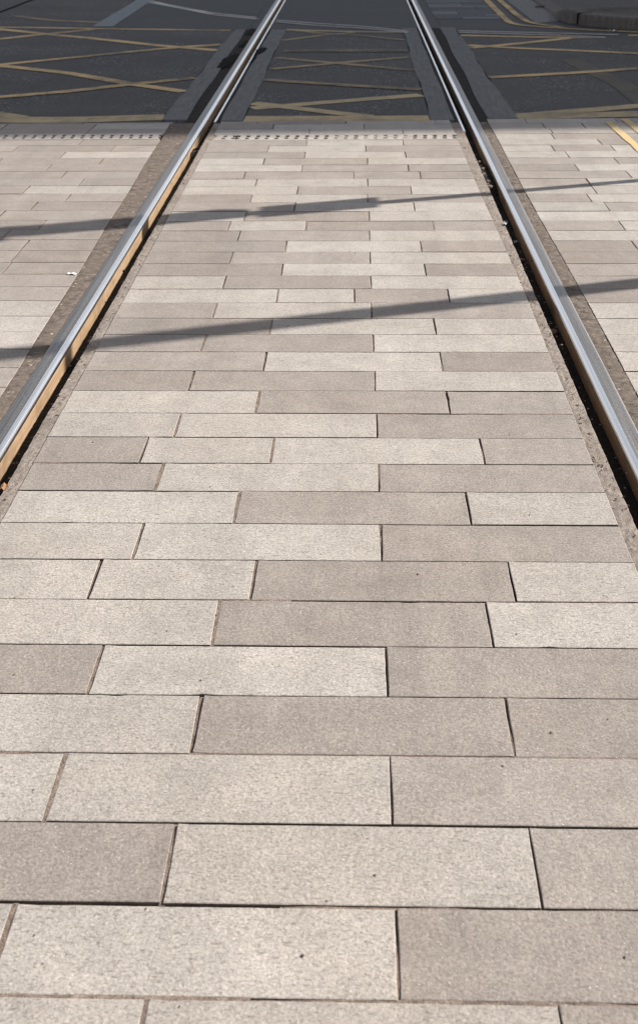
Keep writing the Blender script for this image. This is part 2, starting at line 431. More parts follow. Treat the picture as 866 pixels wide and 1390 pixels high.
# ---------------------------------------------------------- strips beside the rails
def strip(name, fa, fb, y0, y1, z, mat, label, step=.012, rag=(0,0), depth=.09, hump=.0, kind='structure', parent=None):
    """a narrow run of poured material with ragged edges, its top a little uneven"""
    n = int((y1-y0)/step); vs = []; ea = eb = 0; N = 5
    for i in range(n+1):
        y = y0+(y1-y0)*i/n
        ea = ea*.8+R.gauss(0, rag[0]*.6); eb = eb*.8+R.gauss(0, rag[1]*.6)
        a, b = fa(y)+ea, fb(y)+eb
        vs.append((a, y, z-depth))
        for k in range(N):
            t = k/(N-1); zz = z+(R.gauss(0, hump) if 0 < k < N-1 else R.gauss(0, hump*.6)-.001)
            vs.append((a+(b-a)*t, y, zz))
        vs.append((b, y, z-depth))
    W = N+2; mb = MB(); fs = []
    for i in range(n):
        for k in range(W-1): fs.append((i*W+k, i*W+k+1, (i+1)*W+k+1, (i+1)*W+k))
    fs.append(tuple(range(W-1,-1,-1))); fs.append(tuple(range(n*W, n*W+W)))
    mb.add(vs, fs)
    o = mb.build(name, mat, parent); 
    return tag(o, label, kind=kind)
c = lambda v: (lambda y: v)
YR = 7.06
strip('mortar_strip', lambda y: in_l(y)-.033, lambda y: in_l(y)-.0002, -.5, 7.0, -.0025, M['haunch'], 'rough mortar edging between the left rail groove and the pale setts', rag=(.0005,.0003), hump=.0009)
strip('mortar_strip', lambda y: in_r(y)+.0002, lambda y: .668, -.5, 7.0, -.0025, M['haunch'], 'rough mortar edging between the pale setts and the right rail groove', rag=(.0003,.0005), hump=.0009)
strip('sealant_strip', lambda y: left_edge(y)+.0004, c(-G-HEAD-.0005), -.5, 7.0, -.0020, M['sealant'], 'dark brown filler along the outer side of the left rail', rag=(.001,.0004), hump=.0009)
strip('sealant_strip', c(G+HEAD+.0005), lambda y: right_edge(y)-.0004, -.5, 7.0, -.0012, M['sealant'], 'dark brown filler along the outer side of the right rail', rag=(.0004,.001), hump=.0009)

# ---------------------------------------------------------- rails
def pile(s, y):          # dirt banked up in the groove
    lo, hi, hh = (5.42, 6.15, .027) if s > 0 else (6.27, 6.48, .020)
    t = (y-lo)/(hi-lo); return hh*min(1, 5*t, 5*(1-t)) if 0 < t < 1 else 0
def rail(side, label):
    """grooved tram rail: crowned head with polished gauge corner, rusty flank, silted groove, low guard lip"""
    s = side
    prof = [(.0035,-.085),(.0015,-.030),(.0,-.0125)]                         # gauge face, offset measured outwards from the gauge corner
    for i in range(1, 7):
        a = math.pi/2*i/6; prof.append((.0125*(1-math.cos(a)), -.0125+.0125*math.sin(a)+.001))
    prof += [(.0165,.0015),(.030,.0017),(.044,.0015),(.0495,.0008),(.0522,-.0012),(.053,-.0045),(.0528,-.02),(.050,-.085)]
    mats = [1,1]+[0]*7+[2,2,2,2]+[3,3,3,3]
    mats = mats[:len(prof)-1]
    y0, y1, n = -2.0, 60.0, 124
    mb = MB(); vs = []
    for i in range(n+1):
        y = y0+(y1-y0)*i/n
        for o, z in prof: vs.append((s*(G+o), y, z+.0012))
    W = len(prof)
    for i in range(n):
        for k in range(W-1):
            f = [i*W+k, i*W+k+1, (i+1)*W+k+1, (i+1)*W+k]
            if s > 0: f = f[::-1]
            mb.f.append(f); mb.m.append(mats[k])
    mb.v = vs
    for base in (0, n*W):
        mb.f.append([base+k for k in range(W)]); mb.m.append(3)
    root = empty('tram_rail', (s*G, 0, 0)); tag(root, label, 'rail', 'rails of the tram track')
    mb.build('rail_head', [M['polished'], M['rust'] if s < 0 else M['rust_dark_shade'], M['worn'], M['rust_dark_shade']], root, smooth=True)  # right flank takes the darker rust, its shade put into the colour
    # guard lip, open where the rail crosses the road
    lp = MB(); prof2 = [(-.0435,-.085),(-.0425,-.004),(-.0445,.0005),(-.052,.0008),(-.0545,-.003),(-.055,-.085)]
    W = len(prof2); ya = 7.03 if s < 0 else 6.72
    ys = [ya+(60-ya)*i/60 for i in range(61)]
    for y in ys: lp.v += [(s*(G+o), y, z) for o, z in prof2]
    for i in range(60):
        for k in range(W-1):
            f = [i*W+k, i*W+k+1, (i+1)*W+k+1, (i+1)*W+k]
            lp.f.append(f[::-1] if s > 0 else f); lp.m.append(0)
    lp.f.append(list(range(W))); lp.m.append(0)
    lp.build('guard_lip', M['polished'], root, smooth=False)
    # silt in the bottom of the groove, uneven
    st = MB(); n = 900; N = 6; vs = []; e = 0
    for i in range(n+1):
        y = -1+ (16*i/n); md = pile(s, y); e = e*.95+R.gauss(0, .0008)
        for k in range(N):
            o = .002-.056*k/(N-1); vs.append((s*(G+o), y, -.057+e+md+R.gauss(0,.0008+md*.05)+.004*(k/(N-1))**2))
    fs = []
    for i in range(n):
        for k in range(N-1):
            f = (i*N+k, i*N+k+1, (i+1)*N+k+1, (i+1)*N+k); fs.append(f[::-1] if s > 0 else f)
    st.add(vs, fs); st.build('groove_silt', M['silt'], root)
    return root
rail_l = rail(-1, 'left tram rail, its sunlit inner flank tan with rust beside the groove')
rail_r = rail(1, 'right tram rail, its shaded inner flank dark brown beside the groove')

# ---------------------------------------------------------- the road
FAR = 45.0
def sheet(mb, pts, z, m=0, thick=.05):
    n = len(pts); vs = [(x,y,z) for x,y in pts]+[(x,y,z-thick) for x,y in pts]
    mb.add(vs, [tuple(range(n))]+[((i+1)%n, i, n+i, n+(i+1)%n) for i in range(n)], m)
road = MB(); N = 24
xs = [-26+(25.03)*i/N for i in range(N+1)]
road_l = [(x, end_y(x)+.006) for x in [-26,-12,-6,-3,-2,-1.5,-1.2,-.967]]+[(-.967,FAR),(-26,FAR)]
sheet(road, road_l, -.003)
sheet(road, [(-.514,end_y(-.514)+.006),(.514,end_y(.514)+.006),(.514,FAR),(-.514,FAR)], -.003)
sheet(road, [(.985,end_y(.985)+.006),(26,end_y(10)+.006),(26,FAR),(.985,FAR)], -.003)
road = tag(road.build('road', M['asphalt']), 'dark asphalt road crossing the tram track in shade', kind='structure')
new = MB()
sheet(new, [(-2.08,11.98),(-.85,11.74),(-.85,16),(-2.08,16)], -.0018, thick=.003)
sheet(new, [(-.5,11.76),(.52,11.76),(.52,40),(-.5,40)], -.0018, thick=.003)
sheet(new, [(.87,11.60),(1.48,11.60),(1.48,12.55),(.87,12.55)], -.0018, thick=.003)
sheet(new, [(1.48,11.62),(2.2,11.4),(2.2,11.80),(2.0,12.2),(1.7,12.2),(1.48,12.5)], -.0018, thick=.003)
tag(new.build('asphalt_patch', M['smooth'], road), 'smoother blue-grey asphalt patches beyond the yellow box')

def seg(fn, y0, y1):
    return [(fn(y0+(y1-y0)*i/24), y0+(y1-y0)*i/24) for i in range(25)]
def wob(x, a=.006, ph=0): return lambda y: x+a*math.sin(y*2.3+ph)+a*.6*math.sin(y*7.1+ph*2)
def long_strip(name, fa, fb, y0, y1, mat, label, z=.0008):
    mb = MB(); sheet(mb, seg(fb, y0, y1)[::1]+seg(fa, y0, y1)[::-1], z, thick=.06)
    return tag(mb.build(name, mat), label, kind='structure')
tl = lambda y: -.965+.003*(y-7.1)*-.6
long_strip('concrete_strip', wob(-.966), lambda y: -.835-.006*(y-7.1)+.006*math.sin(y*3), 7.10, 11.74, M['strip'], 'grey broomed concrete strip on the road outside the left rail')
long_strip('concrete_strip', lambda y: -.640+.004*math.sin(y*4), wob(-.515,.006,1), 7.06, 11.73, M['strip'], 'grey broomed concrete strip on the road inside the left rail')
long_strip('concrete_strip', wob(.516,.006,2), lambda y: .640+.003*math.sin(y*4), 7.07, 11.78, M['strip'], 'grey broomed concrete strip on the road inside the right rail')
long_strip('concrete_strip', lambda y: .826+.006*(y-7.1)+.006*math.sin(y*3), wob(.984,.008,3), 7.10, 11.83, M['strip'], 'grey broomed concrete strip on the road outside the right rail')
for fa, fb, lb in ((lambda y: -.836-.006*(y-7.1)+.006*math.sin(y*3), c(-.7715), 'dark sealant beside the left rail on the road, outer side'),
               (c(-.7725+0*1), c(-.7725), None), (c(.7715), lambda y: .825+.006*(y-7.1)+.006*math.sin(y*3), 'dark sealant beside the right rail on the road, outer side'),
               (c(-.674), lambda y: -.641+.004*math.sin(y*4), 'dark sealant beside the left rail on the road, groove side'),
               (lambda y: .641+.003*math.sin(y*4), c(.674), 'dark sealant beside the right rail on the road, groove side')):
    if lb: strip('sealant_strip', fa, fb, 7.0, 11.8, -.003, M['bitumen'], lb, step=.04, hump=.0006)
for xa, xb in ((-.97,-.772),(-.674,-.51),(.51,.674),(.772,.99)):
    mb = MB(); sheet(mb, [(xa,11.8),(xb,11.8),(xb,FAR),(xa,FAR)], -.004, thick=.06)
    o = mb.build('road_infill', M['smooth'], road)
ap = MB()          # black tar splashed beside the left rail
for poly in ([(-.865,9.15),(-.80,9.2),(-.775,9.5),(-.776,9.95),(-.81,10.02),(-.835,9.85),(-.875,9.75),(-.88,9.35)], [(-.665,9.85),(-.63,9.95),(-.59,10.15),(-.585,10.36),(-.63,10.42),(-.67,10.2)],
             [(-.83,10.4),(-.775,10.45),(-.775,10.85),(-.80,10.9)], [(-.83,11.3),(-.775,11.25),(-.775,11.75),(-.82,11.8)], [(-.655,9.5),(-.64,9.5),(-.63,9.8),(-.655,9.85)]):
    cx_ = sum(p[0] for p in poly)/len(poly); cy__ = sum(p[1] for p in poly)/len(poly); rg = []
    for i in range(len(poly)):          # ragged splash outline
        p, q = poly[i], poly[(i+1) % len(poly)]
        for s in range(5):
            x, y = p[0]+(q[0]-p[0])*s/5, p[1]+(q[1]-p[1])*s/5; f = R.uniform(.72, 1.08)
            rg.append((cx_+(x-cx_)*f, cy__+(y-cy__)*f))
    sheet(ap, rg, .0035, thick=.004)
tag(ap.build('tar_patch', M['tar']), 'black tar patches splashed beside the left rail on the road', kind='structure')

def line(mb, pts, w, z, wob_=.006):
    """a painted stripe of width w along pts"""
    P = []
    for a, b in zip(pts[:-1], pts[1:]):
        L = math.hypot(b[0]-a[0], b[1]-a[1]); n = max(1, int(L/.12))
        P += [(a[0]+(b[0]-a[0])*i/n, a[1]+(b[1]-a[1])*i/n) for i in range(n)]
    P.append(pts[-1])
    # smooth once
    Q = [P[0]]+[((P[i-1][0]+2*P[i][0]+P[i+1][0])/4, (P[i-1][1]+2*P[i][1]+P[i+1][1])/4) for i in range(1,len(P)-1)]+[P[-1]]
    vs = []
    for i, p in enumerate(Q):
        a = Q[max(0,i-1)]; b = Q[min(len(Q)-1,i+1)]; L = math.hypot(b[0]-a[0], b[1]-a[1]) or 1
        nx, ny = -(b[1]-a[1])/L, (b[0]-a[0])/L
        h1, h2 = w/2+jit(wob_*.5), w/2+jit(wob_*.5)
        vs += [(p[0]-nx*h1, p[1]-ny*h1, z), (p[0]+nx*h2, p[1]+ny*h2, z)]
    mb.add(vs, [(2*i, 2*i+2, 2*i+3, 2*i+1) for i in range(len(Q)-1)])
def marking(name, label, runs, mat, parent, z=-.0010):
    mb = MB()
    for i, (pts, w) in enumerate(runs): line(mb, pts, w, z+.0004*i)
    return tag(mb.build(name, mat, parent), label)
# the box junction, panel by panel between the rails
marking('box_marking', 'yellow criss-cross lines of the box left of the rails', [
    ([(-3.6,12.13),(-2.85,12.013),(-2.25,11.89),(-1.62,11.785),(-1.0,11.69)], .08),
    ([(-3.4,10.55),(-2.898,11.102),(-2.579,11.457),(-2.239,11.83)], .10),
    ([(-3.6,12.25),(-3.096,11.876),(-2.583,11.457),(-2.103,11.10),(-1.448,10.56),(-1.298,10.449),(-.97,10.24)], .105),
    ([(-.975,10.63),(-1.298,10.449),(-1.44,10.33),(-2.07,9.802),(-2.473,9.446),(-3.2,8.8)], .095),
    ([(-3.3,10.1),(-2.46,9.394),(-1.88,8.994),(-1.35,8.459),(-.968,8.122)], .10),
    ([(-2.9,7.3),(-2.086,7.937),(-1.718,8.141),(-1.35,8.459),(-.97,8.73)], .10)], M['yellow'], road)
marking('box_marking', 'broad dirty yellow front edge line of the box left of the rails', [
    ([(-4.5,7.23),(-1.88,7.135),(-1.463,7.112),(-1.064,7.185),(-.968,7.199)], .19),
    ([(-2.3,7.62),(-1.924,7.318),(-1.767,7.20)], .10)], M['yellow_dirty'], road, z=-.0010)
marking('box_marking', 'faded yellow criss-cross lines between the rails', [
    ([(-.50,10.896),(-.145,11.30),(.094,11.46)], .085), ([(-.42,11.66),(-.145,11.36),(.094,11.27),(.510,10.87)], .085),
    ([(-.487,9.779),(-.022,9.443),(.507,9.066)], .09), ([(-.483,9.154),(-.022,9.463),(.504,9.773)], .09),
    ([(-.45,10.20),(.503,10.16)], .16), ([(-.512,8.635),(-.149,8.459),(.23,8.288),(.512,8.17)], .10)], M['yellow_faint'], road)
marking('box_marking', 'yellow cross and edge lines nearest the drain between the rails', [
    ([(-.50,7.492),(-.256,7.604),(.002,7.734),(.502,7.963)], .115), ([(-.512,7.675),(-.252,7.498),(.007,7.302),(.181,7.19)], .11),
    ([(-.514,7.130),(0,7.124),(.505,7.127)], .175), ([(-.51,11.70),(.094,11.505),(.53,11.45)], .085)], M['yellow_dirty'], road)
marking('box_marking', 'yellow criss-cross lines of the box right of the rails', [
    ([(.990,11.203),(1.63,11.042),(2.161,10.981)], .10), ([(2.379,11.139),(3.4,11.0)], .09),
    ([(.992,10.50),(1.337,10.295),(1.736,10.14),(2.6,9.75)], .095), ([(1.0,10.309),(1.529,10.68),(1.859,10.946)], .095),
    ([(.990,8.694),(1.506,8.867),(1.928,9.043),(2.6,9.4)], .10)], M['yellow'], road)
marking('box_marking', 'broad dirty yellow front edge lines of the box right of the rails', [
    ([(.99,7.168),(1.679,7.255),(2.6,7.36)], .17), ([(1.0,7.205),(1.274,7.320),(1.73,7.52),(2.4,7.8)], .13)], M['yellow_dirty'], road)
marking('road_line', 'pale worn double line curving across the road beyond the yellow box', [
    ([(-2.6,15.6),(-2.206,14.833),(-1.923,14.268),(-1.306,13.249),(-.854,12.80)], .055), ([(-2.5,15.2),(-2.21,14.647),(-1.76,13.915),(-1.291,13.085),(-.826,12.65)], .055),
    ([(-.64,12.525),(-.251,12.203),(.22,11.90),(.553,11.50)], .045), ([(-.635,12.38),(-.246,12.02),(.22,11.74),(.55,11.40)], .045),
    ([(.99,11.525),(1.474,11.384),(1.955,11.248),(2.301,11.148)], .05), ([(.99,11.387),(1.458,11.243),(1.929,11.083),(2.158,10.965)], .05)], M['white'], road, z=.0012)
marking('box_marking', 'faded broad yellow patch near the right edge of the road', [([(1.66,9.6),(1.73,8.9),(1.80,8.4),(1.80,7.6)], .15)], M['yellow_ghost'], road)
marking('road_line', 'faint smeared pale line on the asphalt at the far left', [([(-3.25,13.1),(-2.75,12.62),(-2.3,12.45)], .10)], M['yellow_faint'], road)
marking('yellow_line', 'two yellow lines turning the corner beside the far kerb', [
    ([(1.525,18),(1.522,14.582),(1.504,12.5),(1.512,12.12),(1.56,11.96),(1.659,11.86),(1.895,11.687),(2.126,11.527),(3.0,11.1)], .065),
    ([(1.668,18),(1.662,14.573),(1.655,12.93),(1.672,12.30),(1.705,12.10),(1.797,11.917),(1.92,11.76)], .06)], M['yellow'], road, z=.0032)
bb = MB(); sheet(bb, [(-2.29,12.05),(-2.10,12.03),(-2.16,16),(-2.33,16)], .0025, thick=.003)
tag(bb.build('concrete_band', M['band'], road), 'pale blue-grey concrete band running away at the far left')
bb = MB(); sheet(bb, [(-3.52,13.3),(-3.49,13.3),(-3.53,18),(-3.57,18)], .0025, thick=.003)
tag(bb.build('road_joint', M['tar'], road), 'black joint line in the asphalt at the far left corner')

# far granite setts on the right and the pale channel beside the kerb
fs_ = MB(); y = 12.56; r = 0
while y < 18:
    x = .86; 
    while x < 1.47:
        xn = min(1.478, x+R.choice([.25,.36,.48])); 
        fs_.box(x+.003, xn-.003, y+.003, y+.147, -.03, .0025+jit(.001), 0 if R.random() < .33 else 1, .0015); x = xn
    y += .15
fs_.box(.86, 1.478, 12.565, 18, -.03, -.0035, 2)
tag(fs_.build('pavement', [M['sett_a'], M['sett_b'], M['sealant']]), 'blue-grey setts in shade beside the right rail beyond the road', kind='structure')
ch = MB(); sheet(ch, [(1.74,12.12),(1.98,12.32),(2.0,13.1),(2.0,20),(1.74,20)], .0025, thick=.03)
tag(ch.build('channel', M['channel']), 'pale grey channel strip between the yellow lines and the far kerb', kind='structure')

# ---------------------------------------------------------- far kerb and footway
KP = [(2.02,22,.02),(2.014,14.55,.02),(2.005,13.7,.02),(1.995,13.1,.025),(1.985,12.7,.055),(1.985,12.42,.095),(2.02,12.2,.115),(2.09,12.02,.095),(2.2,11.85,.095),(2.36,11.66,.095),(2.56,11.53,.095),(3.2,11.28,.095),(5,11.0,.095),(14,10.6,.095),(26,10.4,.095)]
prev = None
def sm(P):
    out = []
    for i in range(len(P)-1):
        for t in range(4):
            u = t/4; p0 = P[max(0,i-1)]; p1 = P[i]; p2 = P[i+1]; p3 = P[min(len(P)-1,i+2)]
            out.append(tuple(.5*(2*b+(c_-a)*u+(2*a-5*b+4*c_-d)*u*u+(3*b-a-3*c_+d)*u**3) for a,b,c_,d in zip(p0,p1,p2,p3)))
    return out+[P[-1]]
KS = sm(KP)
def offs(K, i, o):
    a = K[max(0,i-1)]; b = K[min(len(K)-1,i+1)]; L = math.hypot(b[0]-a[0], b[1]-a[1])
    return K[i][0]-(b[1]-a[1])/L*o, K[i][1]+(b[0]-a[0])/L*o
kb = MB(); W = 7; vs = []
for i, (x, y, h) in enumerate(KS):
    for o, z in ((0,-.05),(0.003,max(.0,h-.022)),(.008,h-.008),(.02,h),(.148,h+.002),(.15,h-.004),(.15,-.05)):
        px, py = offs(KS, i, o); vs.append((px, py, z))
for i in range(len(KS)-1):
    for k_ in range(W-1): kb.f.append([i*W+k_, (i+1)*W+k_, (i+1)*W+k_+1, i*W+k_+1]); kb.m.append(0)
kb.v = vs
kerb = tag(kb.build('kerb', M['kerbm'], smooth=False), 'dark worn kerb curving round the far right corner', kind='structure')
kj = MB()
for i in (28, 43):          # open joints between kerb stones
    x, y, h = KS[i]; x2, y2, _ = KS[i+1]; L = math.hypot(x2-x, y2-y); ux, uy = (x2-x)/L, (y2-y)/L
    a = [(x-uy*o+ux*t, y+ux*o+uy*t) for t, o in ((0,-.002),(.02,-.002),(.02,.152),(0,.152))]
    kj.add([(p[0],p[1],z) for z in (0,h+.0025) for p in a], [(4,5,6,7),(0,1,5,4),(1,2,6,5),(2,3,7,6),(3,0,4,7)])
kj.build('joint_gap', M['tar'], kerb)
ft = MB()
inner = [offs(KS, i, .152)+(KS[i][2],) for i in range(len(KS))]
ft.v = [(x,y,h+.0005) for x,y,h in inner]+[(34, 22, .13)]
for i in range(len(inner)-1): ft.f.append([i, i+1, len(inner)]); ft.m.append(0)
foot = tag(ft.build('footway', M['foot']), 'brown-grey footway in shade behind the far kerb', kind='structure')
fl = MB()
for pts in ([(2.3,12.25),(2.75,12.0),(3.6,11.75)], [(2.55,13.4),(3.1,12.9),(4.2,12.4)], [(2.9,12.05),(3.15,12.75),(3.3,13.6)]): line(fl, pts, .02, .1235)
fl.build('slab_joint', M['tar'], foot)

# ---------------------------------------------------------- drain
def grating(x0, x1, label, filled=()):
    ya, yb = ROWS[37]+.004, ROWS[38]-.004
    if x0 < -.8: ya += .03; yb += .03
    root = empty('drain_grating', ((x0+x1)/2, (ya+yb)/2, 0)); tag(root, label, 'drain', 'slotted drains across the track')
    mb = MB(); p = .0505; hy = (yb-ya); z0, z1 = -.007, .0005
    rim = .026; mid = (ya+yb)/2
    mb.box(x0, x1, ya, ya+rim, z0, z1, 0, .0015); mb.box(x0, x1, yb-rim, yb, z0, z1, 0, .0015); mb.box(x0+.002, x1-.002, mid-.008, mid+.008, z0, z1-.0015)
    x = x1-.012 if x0 < -.8 else x0+.012; d = -1 if x0 < -.8 else 1
    n = int((x1-x0-.03)/p); plug = MB()
    for i in range(n+1):
        xa = x+d*i*p; w = .031
        lo, hi = (xa, xa+w) if d > 0 else (xa-w, xa)
        lo = max(lo, x0+.001); hi = min(hi, x1-.001)
        if hi > lo: mb.box(lo, hi, ya+rim-.002, mid-.006, z0, z1-.001, 0, .001); mb.box(lo+.004*d, hi+.004*d, mid+.006, yb-rim+.002, z0, z1-.001, 0, .001)
        for a, b in filled:
            if a < xa < b:
                plug.box(xa-.03, xa+.0205, ya+rim+.003, yb-rim-.003, -.012, -.004+jit(.0025))
    mb.build('slot_plate', M['grating'], root)
    if plug.v: plug.build('silt_plug', M['silt_pale'], root)
    tr = MB(); tr.add([(x0,ya,-.07),(x1,ya,-.07),(x1,yb,-.07),(x0,yb,-.07),(x0,ya,-.0075),(x1,ya,-.0075),(x1,yb,-.0075),(x0,yb,-.0075)], [(0,1,2,3),(0,4,5,1),(1,5,6,2),(2,6,7,3),(3,7,4,0)])
    tr.build('drain_trough', M['dark'], root)
    return root
grating(-4.6, -.905, 'long slotted drain left of the tram rails at the edge of the road')
grating(-.630, -.512, 'short dirty drain end piece between the left rail and the long middle drain', [(-.7,-.4)])
grating(-.509, .622, 'long slotted drain between the rails with silted slots on its right half', [(.0,.38)])
# paint of the double lines on the right-hand setts
for lb, pts in (('clean yellow line on the sunlit setts, the one nearer the rail', [(1.459,6.976),(1.473,6.35),(1.473,5.9)]), ('clean yellow line on the sunlit setts, the one farther from the rail', [(1.563,7.066),(1.573,6.70),(1.573,5.9)])):
    mb = MB(); line(mb, pts, .042, .0032); tag(mb.build('yellow_line', M['yellow_bright'], pave_r), lb)

# ---------------------------------------------------------- ground far around
g = MB(); g.add([(-300,-300,-.12),(300,-300,-.12),(300,300,-.12),(-300,300,-.12)], [(0,1,2,3)])
tag(g.build('ground', M['earth']), 'bare ground around the street', kind='structure')
gs = MB()
for x0, x1 in ((-26,-4.62),(5.02,26)): gs.box(x0, x1, -12, 7.0, -.08, -.004)
gs.box(-4.62, 5.02, -12, -.47, -.08, -.008)
tag(gs.build('street_surface', M['smooth']), 'plain street surface beyond the setts', kind='structure')

# ---------------------------------------------------------- litter and grit
def blob(name, loc, size, mat, label, cat, group=None, flat=.6, seed=0, sub=2):
    rr = random.Random(seed); bm = bmesh.new(); bmesh.ops.create_icosphere(bm, subdivisions=sub, radius=1)
    for v in bm.verts:
        k_ = 1+rr.uniform(-.22,.22); v.co = Vector((v.co.x*size*k_*rr.uniform(.9,1.2), v.co.y*size*k_, v.co.z*size*flat*k_))
    me = bpy.data.meshes.new(name); bm.to_mesh(me); bm.free(); me.materials.append(mat)
    o = bpy.data.objects.new(name, me); o.location = loc; o.rotation_euler = (rr.uniform(-.3,.3), rr.uniform(-.3,.3), rr.uniform(0,6)); COL.objects.link(o)
    return tag(o, label, cat, group)
def scrap(name, loc, sx, sy, mat, label, cat, seed, curl=.004):
    rr = random.Random(seed); n = 6; mb = MB(); vs = []
    for zt in (0, .0007):
        for i in range(n):
            for j in range(n):
                x = (i/(n-1)-.5)*sx*(1+rr.uniform(-.12,.095)); y = (j/(n-1)-.5)*sy*(1+rr.uniform(-.12,.095))
                vs.append((x, y, zt+curl*(.5+.5*math.sin(i*1.7+seed))*(.4+.6*abs(j/(n-1)-.5)*2)))
    fs = []
    for i in range(n-1):
        for j in range(n-1):
            a = i*n+j; fs += [(a+36, a+42, a+43, a+37), (a, a+1, a+7, a+6)]
    for i in range(n-1):
        fs += [(i, i+36, i+37, i+1), (30+i, 31+i, 67+i, 66+i), (i*6, i*6+6, i*6+42, i*6+36), (i*6+5, i*6+41, i*6+47, i*6+11)]
    mb.add(vs, fs); o = mb.build(name, mat); o.location = loc; o.rotation_euler = (0, 0, rr.uniform(-.4,.4)); return tag(o, label, cat)
scrap('paper_scrap', (-.853,4.085,.002), .030, .016, M['paper'], 'small white paper scrap on the dark filler outside the left rail', 'litter', 3)
scrap('foil_scrap', (.668,4.765,-.001), .016, .030, M['foil'], 'shiny foil scrap on the edge of the right rail groove', 'litter', 5, .008)
scrap('foil_scrap', (.704,4.70,-.055), .012, .020, M['foil'], 'smaller shiny scrap against the right rail flank', 'litter', 8, .008)
scrap('paper_scrap', (2.31,11.43,.002), .05, .05, M['paper'], 'tiny white scrap lying in the gutter below the far kerb', 'litter', 14, .01)
PEB = [((.684,6.06,-.026),.010,'pebble at the far end of the stone cluster in the right groove'), ((.688,5.90,-.025),.011,'rounded pebble second from the far end of the right groove cluster'),
       ((.680,5.78,-.025),.012,'pebble in the middle of the stone cluster in the right groove'), ((.690,5.63,-.025),.010,'pebble second nearest of the stone cluster in the right groove'),
       ((.682,5.51,-.022),.014,'largest tan pebble at the near end of the right groove cluster'), ((.700,5.01,-.052),.011,'lone reddish pebble in the right groove beyond the foil scrap'),
       ((.700,4.45,-.052),.010,'lone small pebble in the right groove on the near side of the foil scraps'), ((.698,3.65,-.051),.014,'pale pebble in the right groove just below the lower pole shadow')]
for i, (l, s_, lb) in enumerate(PEB): blob('pebble', l, s_, M['pebble'], lb, 'pebble', 'pebbles lying in the right rail groove', seed=20+i)
scrap('leaf', (-.668,2.445,.001), .016, .030, M['leaf'], 'brown dead leaf at the edge of the left groove', 'leaf', 11, .006)
blob('dirt_clump', (-.694,6.42,-.031), .018, M['silt'], 'dark dirt clump in the left groove near the drain, the farther one', 'dirt clump', 'dirt clumps in the left groove', seed=41)
blob('dirt_clump', (-.690,6.33,-.031), .015, M['silt'], 'dark dirt clump in the left groove near the drain, the nearer one', 'dirt clump', 'dirt clumps in the left groove', seed=42)
gm = MB(); rr = random.Random(5)
def grain(x, y, z, s_, m=0):
    vs = [(x+s_*rr.uniform(.6,1.2)*dx, y+s_*rr.uniform(.6,1.2)*dy, z+s_*rr.uniform(.5,.9)*dz) for dx,dy,dz in ((1,0,0),(-1,0,0),(0,1,0),(0,-1,0),(0,0,1),(0,0,-1))]
    gm.add(vs, [(0,2,4),(2,1,4),(1,3,4),(3,0,4),(2,0,5),(1,2,5),(3,1,5),(0,3,5)], m)
for i in range(650):
    s_ = abs(rr.gauss(0,.0022))+.0012; y = rr.uniform(1.6, 7.0); side = rr.choice((-1,1))
    if rr.random() < .55: grain(side*(.664+abs(rr.gauss(0,.016))), y, -.001 if rr.random() < .3 else -.053+rr.uniform(0,.004), s_, 1 if rr.random() < .85 else 0)
    else: grain(side*(.65+rr.gauss(0,.01)), y, .0005, s_*.7)
for i in range(160): grain(2.0+rr.random()**2*.12+(0 if i % 2 else rr.uniform(.1,1.4)), 11.3+rr.uniform(0,.25) if not i % 2 else rr.uniform(11.9,14), .001, abs(rr.gauss(0,.004))+.003)
for i in range(180): grain(rr.uniform(-.64,.64), 1+6*rr.random()**1.5, .001, abs(rr.gauss(0,.0011))+.0006)
tag(gm.build('grit', [M['pebble'], M['silt']]), 'loose grit scattered in and beside the rail grooves', kind='stuff')

# ---------------------------------------------------------- what throws the shadows: two posts on the right and a tenement
SUN_EL, SUN_AZ = 42.0, math.degrees(math.atan2(.941,.339))       # azimuth from +y towards +x
def pole(loc, label):
    root = empty('tram_pole', loc); tag(root, label, 'pole'); x, y, z = loc
    b = MB(); b.box(x-.16,x+.16,y-.16,y+.16,.004,.03,0,.004); b.build('base_plate', M['galv'], root)
    for sx in (-1,1):
        for sy in (-1,1):
            b = MB(); b.tube((x+sx*.11,y+sy*.11,.03),(x+sx*.11,y+sy*.11,.055),.016,.016,6); b.build('bolt', M['galv'], root)
    b = MB(); b.tube((x,y,.03),(x,y,1.2),.075,.07); b.tube((x,y,1.2),(x,y,1.24),.07,.056); b.tube((x,y,1.24),(x,y,8.2),.056,.046); b.build('pole_shaft', M['galv'], root)
    b = MB(); b.tube((x,y,8.2),(x,y,8.26),.055,.02); b.build('pole_cap', M['galv'], root)
    b = MB(); b.tube((x,y,7.2),(x-2.6,y,7.45),.03,.025); b.tube((x,y,8.0),(x-2.4,y,7.43),.008,.008,8); b.build('bracket_arm', M['galv'], root)
pole((3.2, 4.771, 0), 'slim grey tram pole whose straight shadow crosses both rails nearer the camera')
